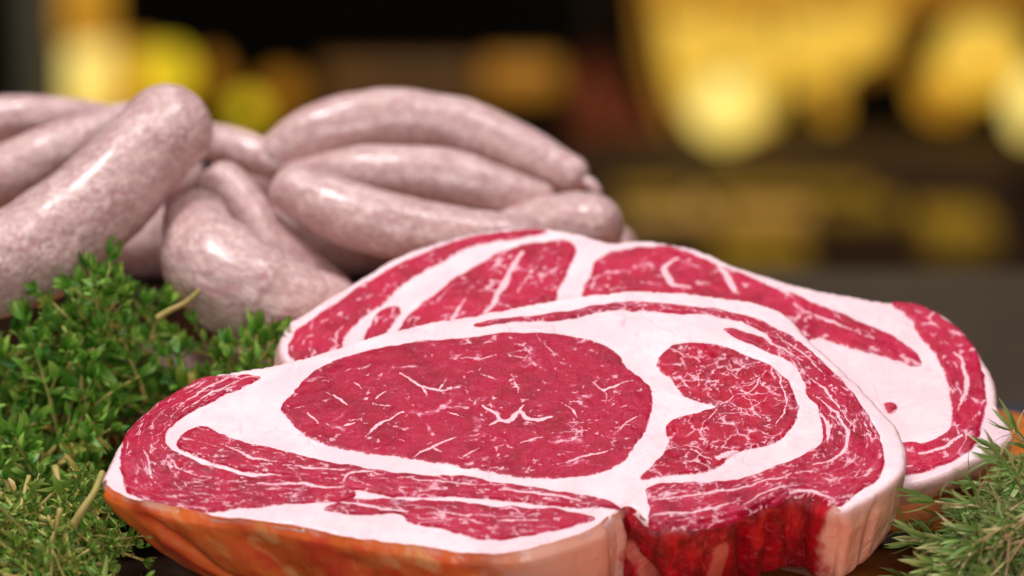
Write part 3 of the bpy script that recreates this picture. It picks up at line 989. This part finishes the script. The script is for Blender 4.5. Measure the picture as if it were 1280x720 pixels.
def poly_samples(poly, n, rs):
    P = np.array(poly, float); lo, hi = P.min(0), P.max(0)
    out = []
    while len(out) < n:
        p = rs.uniform(lo, hi, (400, 2))
        out += list(p[inside(p, P)])
    return out[:n]


G_A, G_B, G_C = lin(38, 84, 26), lin(84, 138, 44), lin(150, 186, 92)
M_LEAF1 = leaf_material('thyme_leaf_bright', lin(30, 96, 20), lin(112, 184, 48), lin(210, 232, 118), lin(206, 172, 88))
M_LEAF2 = leaf_material('thyme_leaf_olive', lin(52, 106, 24), lin(150, 188, 68), lin(226, 236, 136), lin(206, 178, 96))
M_LEAF3 = leaf_material('thyme_leaf_grey', lin(62, 112, 36), lin(172, 204, 104), lin(226, 234, 172), lin(210, 190, 136))
M_STEM = simple('herb_stem', lin(190, 164, 98), lin(154, 152, 76), 300, .6)
M_STEM2 = simple('pinkish_stem', lin(214, 176, 146), lin(180, 164, 112), 300, .6)

rs = np.random.default_rng(5)
# back left heap
p1 = [sprig_mesh(100 + i, .042, .0052, .0050, .0092, .42, 1.05, .35, M_LEAF1, M_STEM, 3, .0008) for i in range(7)]
b1 = empty('herb_bunch', at(150, 560, 1.06) * np.array([1, 1, 0]), 'tall bright green bunch of thyme heaped in front of the sausages at the left', 'herbs', 'bunches of fresh thyme')
sil = [(-40, 430), (20, 425), (62, 415), (84, 350), (112, 328), (142, 350), (158, 385), (176, 425), (230, 432), (285, 428), (318, 408), (338, 430), (352, 448), (300, 475), (215, 505), (165, 550), (130, 620), (-40, 640)]
pl = []
for x, y in poly_samples(sil, 84, rs):
    d = 1.070 - .05 * smooth(y, 440, 620) + rs.uniform(-.018, .010)
    dr = np.array([rs.normal(0, .55), rs.normal(-.35, .35), rs.uniform(.2, 1.0)])
    if y < 400: dr = np.array([rs.normal(0, .25), -.1, 1.0])
    pl.append((at(x, y, d), dr / np.linalg.norm(dr), rs.uniform(.7, 1.05), .045))
for x, y in [(112, 336), (100, 356), (128, 352), (90, 372), (142, 372), (118, 380), (322, 412), (336, 425), (308, 428), (285, 432), (60, 420), (30, 432), (90, 400), (120, 410)]:
    dr = np.array([rs.normal(0, .2), rs.normal(-.1, .15), 1.0])
    pl.append((at(x, y, 1.06), dr / np.linalg.norm(dr), rs.uniform(.75, .95), .045))
bunch(b1, p1, (pl[:52] + pl[84:]), clear_left)
# front left heap
p2 = [sprig_mesh(200 + i, .036, .0034, .0034, .0062, .36, 1.0, .35, M_LEAF2, M_STEM, 3, .0011) for i in range(7)]
b2 = empty('herb_bunch', at(70, 700, .985) * np.array([1, 1, 0]), 'olive green bunch of thyme with pale woody stems in front at the lower left corner', 'herbs', 'bunches of fresh thyme')
sil = [(-30, 660), (20, 635), (70, 612), (105, 580), (128, 566), (140, 600), (145, 640), (175, 670), (188, 712), (180, 760), (-30, 780)]
pl = []
for x, y in poly_samples(sil, 260, rs):
    d = .996 - .02 * smooth(y, 570, 740) + rs.uniform(-.010, .008)
    dr = np.array([rs.normal(-.1, .7), rs.normal(-.4, .4), rs.normal(.25, .45)])
    if y < 620: dr = np.array([rs.normal(.2, .4), -.2, .8])
    pl.append((at(x, y, d), dr / np.linalg.norm(dr), rs.uniform(.6, .95), .045))
bunch(b2, p2, pl, clear_front, 60)
# right heap
p3 = [sprig_mesh(300 + i, .062, .0046, .0075, .0150, .14, .42, .3, M_LEAF3, M_STEM2, 3, .0010) for i in range(7)]
b3 = empty('herb_bunch', at(1250, 700, .97) * np.array([1, 1, 0]), 'grey green bunch of needle leaved thyme beside the steaks at the lower right corner', 'herbs', 'bunches of fresh thyme')
sil = [(1128, 712), (1150, 690), (1165, 655), (1178, 628), (1205, 600), (1240, 580), (1290, 556), (1330, 560), (1330, 780), (1120, 780)]
pl = []
for x, y in poly_samples(sil, 420, rs):
    d = 1.002 - .025 * smooth(y, 580, 740) + rs.uniform(-.012, .012)
    dr = np.array([rs.normal(-.8, .3), rs.normal(-.3, .25), rs.normal(-.25, .35)])
    pl.append((at(x, y, d), dr / np.linalg.norm(dr), rs.uniform(.6, 1.0), .055))
bunch(b3, p3, pl, clear_right, 54)
# two loose woody stems
def twig(pts, r0, r1, label):
    W = catmull([at(*p) for p in pts], False, 8)
    v, f = thin_tube(W, r0, r1, 8)
    v = np.array(v); base = v.mean(0); base[2] = v[:, 2].min()
    o = link('stem', v - base, f, M_STEM)
    o.name = 'dry_twig'; o.location = base
    tag(o, label, 'stem')


twig([(196, 398, 1.062), (212, 388, 1.062), (232, 378, 1.062), (250, 362, 1.062)], .0009, .0006, 'dry straw coloured stem poking up from the thyme in front of the pear shaped sausage')
twig([(92, 655, .972), (104, 636, .972), (118, 615, .974), (128, 590, .978)], .0011, .0008, 'pale woody stem rising across the lower left thyme towards the steak corner')

# ------------------------------------------------------------------ boards, slate, table
def wood_material(name, c1, c2, c3, ax=0):
    nt = NT(name)
    o = nt.obj()
    st = nt.vmul(o, (1, 9, 9) if ax == 0 else (9, 1, 9))
    w = warp(nt, st, 8.0, .12)
    n1 = nt.noise(w, 18.0, 5.0, .6)
    c = nt.mix(nt.rng(n1, .3, .7), c1, c2)
    c = nt.mix(nt.rng(nt.noise(w, 60.0, 4.0), .5, .72), c, c3)
    return nt.fin(Base_Color=c, Roughness=.42, Normal=nt.bump(n1, .25, .0008), Specular_IOR_Level=.45)


M_WOOD = wood_material('oiled_orange_wood', lin(214, 132, 58), lin(190, 100, 36), lin(146, 70, 24))
M_DARKWOOD = wood_material('dark_brown_wood', lin(62, 38, 26), lin(44, 26, 18), lin(28, 16, 12))
M_SLATE = simple('blue_grey_slate', lin(74, 76, 92), lin(54, 56, 70), 60, .5, .3, .0006)
M_TABLE = simple('grey_brown_counter', lin(100, 86, 70), lin(78, 66, 54), 8, .38, .1, .001)


def slab(name, outline, z0, z1, mat, parent=None, bev=.002):
    """flat plate with eased edges from an outline in x, y"""
    P = np.asarray(outline, float)
    area = 0.5 * np.sum(P[:, 0] * np.roll(P[:, 1], -1) - np.roll(P[:, 0], -1) * P[:, 1])
    if area < 0: P = P[::-1]
    N = normals2(P); n = len(P)
    rings = [(-bev, z0), (-bev * .3, z0 + bev * .3), (0, z0 + bev), (0, z1 - bev), (-bev * .3, z1 - bev * .3), (-bev, z1)]
    V, Fc = [], []
    for o, z in rings:
        for p, m in zip(P, N):
            V.append((p[0] + m[0] * o, p[1] + m[1] * o, z))
    for k in range(len(rings) - 1):
        for i in range(n):
            j = (i + 1) % n
            Fc.append((k * n + i, k * n + j, (k + 1) * n + j, (k + 1) * n + i))
    Fc.append(tuple(range(n))[::-1]); Fc.append(tuple((len(rings) - 1) * n + i for i in range(n)))
    V = np.array(V)
    o = link(name, V, Fc, mat, parent, shade=False)
    return o


def rrect(x0, y0, x1, y1, rads, n=14):
    out = []
    for (cx, cy, a0), r_ in zip([(x1, y1, 0), (x0, y1, 90), (x0, y0, 180), (x1, y0, 270)], rads):
        sx = 1 if cx == x0 else -1; sy = 1 if cy == y0 else -1
        for k in range(n + 1):
            a = R(a0 + 90 * k / n)
            out.append((cx + sx * r_ + r_ * math.cos(a), cy + sy * r_ + r_ * math.sin(a)))
    return np.array(out)


def board_outline():
    P = [(-.30, 1.15), (-.25, 1.115), (-.15, 1.09), (-.105, 1.06), (-.085, 1.01), (-.06, .993), (0, .992), (.06, .992), (.13, .992), (.158, .998), (.170, 1.03), (.172, 1.065), (.162, 1.088), (.142, 1.104), (.122, 1.13), (.10, 1.18), (.07, 1.25), (.03, 1.29), (-.05, 1.30), (-.2, 1.30), (-.28, 1.295), (-.30, 1.26)]
    return resample(catmull(P), .006)


ZU = CAMZ - .2300          # top of the raised board
ub = empty('wooden_board', (0, 1.13, 0), 'raised orange wooden board under the rear steak and the sausages', 'board')
o = slab('board_top', board_outline() - np.array([0, 1.13]), ZU - .0085, ZU, M_WOOD, ub)
for x, y in ((.10, -.10), (-.05, -.10), (.04, .13), (-.26, .13)):
    slab('foot', rrect(x - .012, y - .012, x + .012, y + .012, (.008,) * 4, 6), .0, ZU - .0085, M_DARKWOOD, ub, .001)
lb = slab('wooden_board', rrect(.02, .70, .34, 1.02, (.02,) * 4) - np.array([.18, .9]), 0, .0075, M_WOOD)
lb.location = (.18, .9, -.0080)
tag(lb, 'lower orange wooden board under the grey green thyme at the right', 'board')
sl = slab('slate_slab', rrect(-.10, 1.315 - .14, .60, 1.315 - .07, (.006,) * 4, 4) - np.array([0, 1.2]), 0, .010, M_SLATE)
sl.location = (0, 1.2, -.0185)
tag(sl, 'blue grey slate slab lying on the counter behind the raised board at the right', 'slab')
mt = slab('serving_board', rrect(-.45, .60, .45, 1.165, (.02,) * 4) - np.array([0, .93]), 0, .010, M_DARKWOOD)
mt.location = (0, .93, -.0185)
tag(mt, 'large dark brown board lying under the thyme and the orange boards', 'board')
tb = slab('counter', rrect(-1.3, .3, 1.3, 1.56, (.01,) * 4) - np.array([0, .93]), 0, .04, M_TABLE)
tb.location = (0, .93, -.059)
tag(tb, 'grey brown counter top that everything stands on', 'counter')
rb = slab('wooden_riser', rrect(-.26, 1.14, .035, 1.25, (.006,) * 4) - np.array([-.1, 1.18]), 0, .027, M_DARKWOOD)
rb.location = (-.1, 1.18, ZU + .0003)
tag(rb, 'dark brown wooden block under the sausage heap on the raised board', 'block')

# ------------------------------------------------------------------ shop behind
DB = 4.6


def box(name, px0, py0, px1, py1, d, depth, mat, parent=None, bev=.006):
    """a box whose front spans the given part of the view at distance d"""
    a, b = at(px0, py0, d), at(px1, py1, d)
    y = (a[1] + b[1]) / 2
    w, h = abs(b[0] - a[0]), abs(a[2] - b[2])
    c = np.array([(a[0] + b[0]) / 2, y + depth / 2, min(a[2], b[2])])
    base = Vector(c) if parent is None else Vector(c) - parent.location
    P = rrect(-w / 2, -depth / 2, w / 2, depth / 2, (min(.01, w * .2),) * 4, 4)
    o = slab(name, P, 0, h, mat, parent, min(bev, h * .2))
    o.location = base
    return o


def globe(name, px, py, rpx, d, mat, label, group, stretch=1.0):
    c = at(px, py, d); r_ = rpx * d / FPX
    root = empty(name, c - np.array([0, 0, r_ * stretch]), label, 'lamp', group)
    V, Fc = [], []
    nl, ns = 14, 24
    for i in range(nl + 1):
        a = math.pi * i / nl
        for k in range(ns):
            b = 2 * math.pi * k / ns
            V.append((r_ * math.sin(a) * math.cos(b), r_ * math.sin(a) * math.sin(b), r_ * stretch * (1 - math.cos(a))))
    for i in range(nl):
        for k in range(ns):
            j = (k + 1) % ns
            Fc.append((i * ns + k, i * ns + j, (i + 1) * ns + j, (i + 1) * ns + k))
    link('lamp_shade', V, Fc, mat, root)
    cap = rrect(-r_ * .3, -r_ * .3, r_ * .3, r_ * .3, (r_ * .28,) * 4, 5)
    slab('fitting', cap, r_ * stretch * 1.98, r_ * stretch * 2.3, M_BLACK, root, r_ * .03)
    return root


M_BLACK = simple('black_wall', lin(9, 7, 6), lin(6, 5, 4), 2, .9, .05, spec=.1)
M_BROWN = simple('brown_cabinet', lin(58, 36, 20), lin(40, 24, 14), 3, .7, .1)
M_GREY = simple('grey_post', lin(96, 98, 92), lin(80, 82, 78), 5, .6, .1)
M_BEIGE = simple('beige_ledge', lin(232, 200, 140), lin(214, 172, 92), 3, .6, .1)
M_OLIVE = simple('olive_crate', lin(170, 142, 40), lin(140, 114, 30), 4, .6, .1)
M_MEAT = simple('cured_meat', lin(140, 62, 42), lin(96, 40, 26), 14, .5, .4, .004)
GOLD = glow('gold_light', lin(240, 196, 76), 1.12, lin(224, 168, 40), 4.0)
GOLD_B = glow('bright_gold_light', lin(250, 224, 128), 1.28, lin(244, 206, 90), 6.0)
GOLD_C = glow('yellow_light', lin(240, 206, 28), 1.0)
AMB = glow('amber_light', lin(176, 112, 10), .8)
AMB_D = glow('dim_amber_light', lin(112, 66, 8), .8, lin(70, 38, 8), 5.0)
GOLD_D = glow('soft_gold_light', lin(214, 156, 40), .95, lin(186, 122, 22), 4.0)

GOLD_P = glow('window_gold_light', lin(232, 186, 66), 1.0, lin(214, 156, 40), 5.0)
w = box('back_wall', -900, -900, 2200, 900, 5.4, .1, M_BLACK)
tag(w, 'black back wall of the shop behind the lamps', 'wall')
p = box('post', 22, -120, 62, 330, 4.4, .08, M_GREY)
tag(p, 'dim grey post at the far left of the shop', 'post')
lc = empty('light_column', at(100, 150, DB), 'tall golden light column at the left behind the sausages', 'lamp')
box('lamp_shade', 74, -120, 132, 60, DB, .08, GOLD_D, lc); box('lamp_shade', 82, 60, 136, 150, DB, .08, GOLD_B, lc); box('base', 66, 150, 142, 330, DB, .10, M_BROWN, lc)
box('lamp_shade', 138, 62, 186, 150, DB, .08, GOLD_D, lc)
globe('globe_lamp', 208, 92, 34, DB, GOLD_C, 'yellow globe lamp behind the tip of the big curved sausage', 'globe lamps in the shop')
globe('globe_lamp', 266, 96, 18, DB + .1, AMB, 'dull amber globe lamp just right of the sausage tip', 'globe lamps in the shop', 1.5)
globe('globe_lamp', 309, 138, 20, DB - .3, GOLD_C, 'small clear yellow globe lamp resting low beside the arched sausage', 'globe lamps in the shop')
globe('globe_lamp', 352, 116, 26, DB + .2, AMB, 'wide amber globe lamp behind the left end of the arched sausage', 'globe lamps in the shop')
sh = empty('lit_shelf', at(560, 140, DB), 'dim amber lit shelf running above the arched sausage', 'shelf')
box('light_strip', 400, 84, 600, 120, DB, .05, AMB_D, sh); box('light_strip', 604, 78, 700, 120, DB, .05, AMB, sh); box('ledge', 380, 124, 706, 136, DB, .12, M_BROWN, sh)


def ham(px, py, h, wd, label):
    prof = [(0, .02), (.06, .45), (.2, .85), (.4, 1.0), (.65, .72), (.85, .36), (1.0, .16)]
    q = catmull([(b, -a) for a, b in [(1 - t, r_) for t, r_ in prof]], False, 4)
    H = h * DB / FPX; W = wd * DB / FPX * .5
    V, Fc = [], []
    ns = 18
    for r_, z in q:
        for k in range(ns):
            a = 2 * math.pi * k / ns
            V.append((W * max(r_, .01) * math.cos(a) * (1 + .1 * math.sin(3 * a)), W * .8 * max(r_, .01) * math.sin(a), H * (1 + z)))
    for i in range(len(q) - 1):
        for k in range(ns):
            j = (k + 1) % ns
            Fc.append((i * ns + k, i * ns + j, (i + 1) * ns + j, (i + 1) * ns + k))
    b = at(px, py, DB)
    root = empty('hanging_ham', b, label, 'ham', 'cured hams hanging in the shop')
    link('meat', V, Fc, M_MEAT, root)
    v, f = thin_tube([(0, 0, H * .98), (0, 0, H * 1.15), (0, 0, H * 1.6)], .004, .004)
    link('cord', v, f, M_BROWN, root)


ham(742, 215, 150, 60, 'dark reddish ham hanging left of the big golden window')
ham(796, 232, 120, 52, 'smaller dark ham hanging against the edge of the big golden window')
wn = empty('lit_window', at(960, 190, DB), 'big golden lit window above the steaks at the right', 'window')
wx = wn.location
def pane(pts, dd, mat):
    W = [at(x, y, DB + dd) for x, y in pts]
    y = sum(p[1] for p in W) / len(W)
    n = len(W)
    V = [(p[0] - wx.x, y - wx.y, p[2] - wx.z) for p in W] + [(p[0] - wx.x, y - wx.y + .04, p[2] - wx.z) for p in W]
    Fc = [tuple(range(n)), tuple(range(2 * n - 1, n - 1, -1))] + [((i + 1) % n, i, n + i, n + (i + 1) % n) for i in range(n)]
    link('pane', V, Fc, mat, wn, shade=False)
pane([(806, -60), (1130, -60), (1128, 22), (824, 22)], .02, GOLD_D)
pane([(824, 24), (978, 24), (972, 150), (930, 176), (876, 172), (846, 130)], .03, GOLD_P)
pane([(984, 24), (1112, 24), (1084, 72), (1046, 104), (984, 120)], .03, GOLD_P)
pane([(1134, -60), (1330, -60), (1330, 10), (1134, 14)], .03, AMB)
pane([(1116, 24), (1136, 24), (1120, 70), (1084, 100), (1078, 76)], .02, AMB)
pane([(794, -60), (802, -60), (820, 60), (846, 160), (836, 166), (806, 80)], .02, AMB)
pane([(1020, 110), (1050, 108), (1052, 152), (1026, 152)], .01, GOLD_D)
for a, b, r_, dd, mt_, lb_ in ((872, 64, 42, 0, GOLD, 'golden globe lamp in the upper left of the big lit window'), (906, 134, 44, -.1, GOLD_B, 'brightest globe lamp, low in the big lit window'),
                               (948, 72, 36, .0, GOLD, 'golden globe lamp left of the window bar'), (1022, 56, 40, 0, GOLD, 'golden globe lamp right of the window bar'),
                               (1082, 44, 30, -.05, GOLD, 'golden globe lamp in the upper right corner of the big lit window'), (1034, 122, 20, -.1, GOLD_D, 'small dull globe lamp hanging low in the right half of the big lit window')):
    globe('globe_lamp', a, b, r_, DB + dd - .15, mt_, lb_, 'globe lamps in the shop')
box('frame', 976, 24, 983, 165, DB - .01, .05, M_BROWN, wn)
box('sill', 812, 186, 1100, 200, DB, .14, M_BROWN, wn)
globe('globe_lamp', 1226, 72, 58, DB, GOLD, 'largest golden globe lamp at the upper right', 'globe lamps in the shop', .9)
globe('globe_lamp', 1180, 112, 38, DB + .15, GOLD_D, 'soft golden globe lamp left below the largest one at the upper right', 'globe lamps in the shop', 1.0)
globe('globe_lamp', 1286, 128, 26, DB - .4, GOLD_B, 'pale bright globe lamp cut off by the right edge', 'globe lamps in the shop', 1.8)
lg = empty('ledge', at(950, 290, 4.0), 'dim golden ledge in broken lengths running level behind the right end of the sausages', 'ledge')
for a, b, c, d_ in ((770, 246, 862, 254), (776, 262, 900, 284), (908, 258, 1020, 282), (1030, 262, 1128, 280), (880, 244, 1090, 250)):
    box('board', a, c if False else b, c, d_, 4.0, .08, M_BEIGE if a in (908, 776) else M_OLIVE, lg)
cr = box('crate', 896, 314, 1014, 344, 3.9, .15, M_OLIVE)
tag(cr, 'olive crate standing low behind the top of the rear steak', 'crate')
cr = box('crate', 1156, 284, 1250, 330, 3.9, .15, M_OLIVE)
tag(cr, 'mustard yellow crate low at the right behind the steaks', 'crate')
dk = box('cabinet', 700, 200, 1700, 560, 4.3, .25, M_BROWN)
tag(dk, 'dark brown cabinet low behind the ledge at the right', 'cabinet')
fl = link('floor', [(-6, -2, -1.0), (6, -2, -1.0), (6, 7, -1.0), (-6, 7, -1.0)], [(0, 1, 2, 3)], simple('dark_floor', lin(40, 32, 26), lin(30, 24, 20), 4, .6), shade=False)
tag(fl, kind='structure')

# ------------------------------------------------------------------ light
def area(loc, target, size, power, col):
    l = bpy.data.lights.new('lamp', 'AREA'); l.shape = 'DISK'; l.size = size; l.energy = power; l.color = col
    o = bpy.data.objects.new('lamp', l); COL.objects.link(o)
    o.location = loc
    o.rotation_euler = (Vector(target) - Vector(loc)).to_track_quat('-Z', 'Y').to_euler()
    return o


T = (0, 1.03, .05)
area((-.38, .84, 1.15), T, .32, 11.8, (1.0, .955, .95))
area((.36, .95, 1.15), T, .26, 4.2, (1.0, .95, .94))
area((.0, 1.70, 1.1), T, .30, 1.3, (1.0, .93, .88))
area((.05, -.1, .24), T, .40, 4.6, (1.0, .93, .90))  # added fill from the front, brightens the rind side of the steak
area((.2, 3.0, 1.4), (.2, 4.6, -.3), .5, 36.0, (1.0, .80, .5))  # added warm light for the shop pieces that do not glow

wd = bpy.data.worlds.new('World'); SC.world = wd; wd.use_nodes = True
wd.node_tree.nodes['Background'].inputs[0].default_value = (.9, .8, .75, 1)
wd.node_tree.nodes['Background'].inputs[1].default_value = .02

cam = bpy.data.cameras.new('Camera'); co = bpy.data.objects.new('Camera', cam); COL.objects.link(co)
co.location = CAM; co.rotation_euler = (math.pi / 2 - PITCH, 0, 0)
cam.lens = LENS; cam.sensor_width = 36; cam.clip_start = .05; cam.clip_end = 50
cam.dof.use_dof = True; cam.dof.focus_distance = 1.0; cam.dof.aperture_fstop = 7.5
SC.camera = co
SC.view_settings.view_transform = 'Standard'; SC.view_settings.look = 'None'; SC.view_settings.exposure = 0; SC.view_settings.gamma = 1
SC.cycles.use_denoising = True
SC.cycles.max_bounces = 6
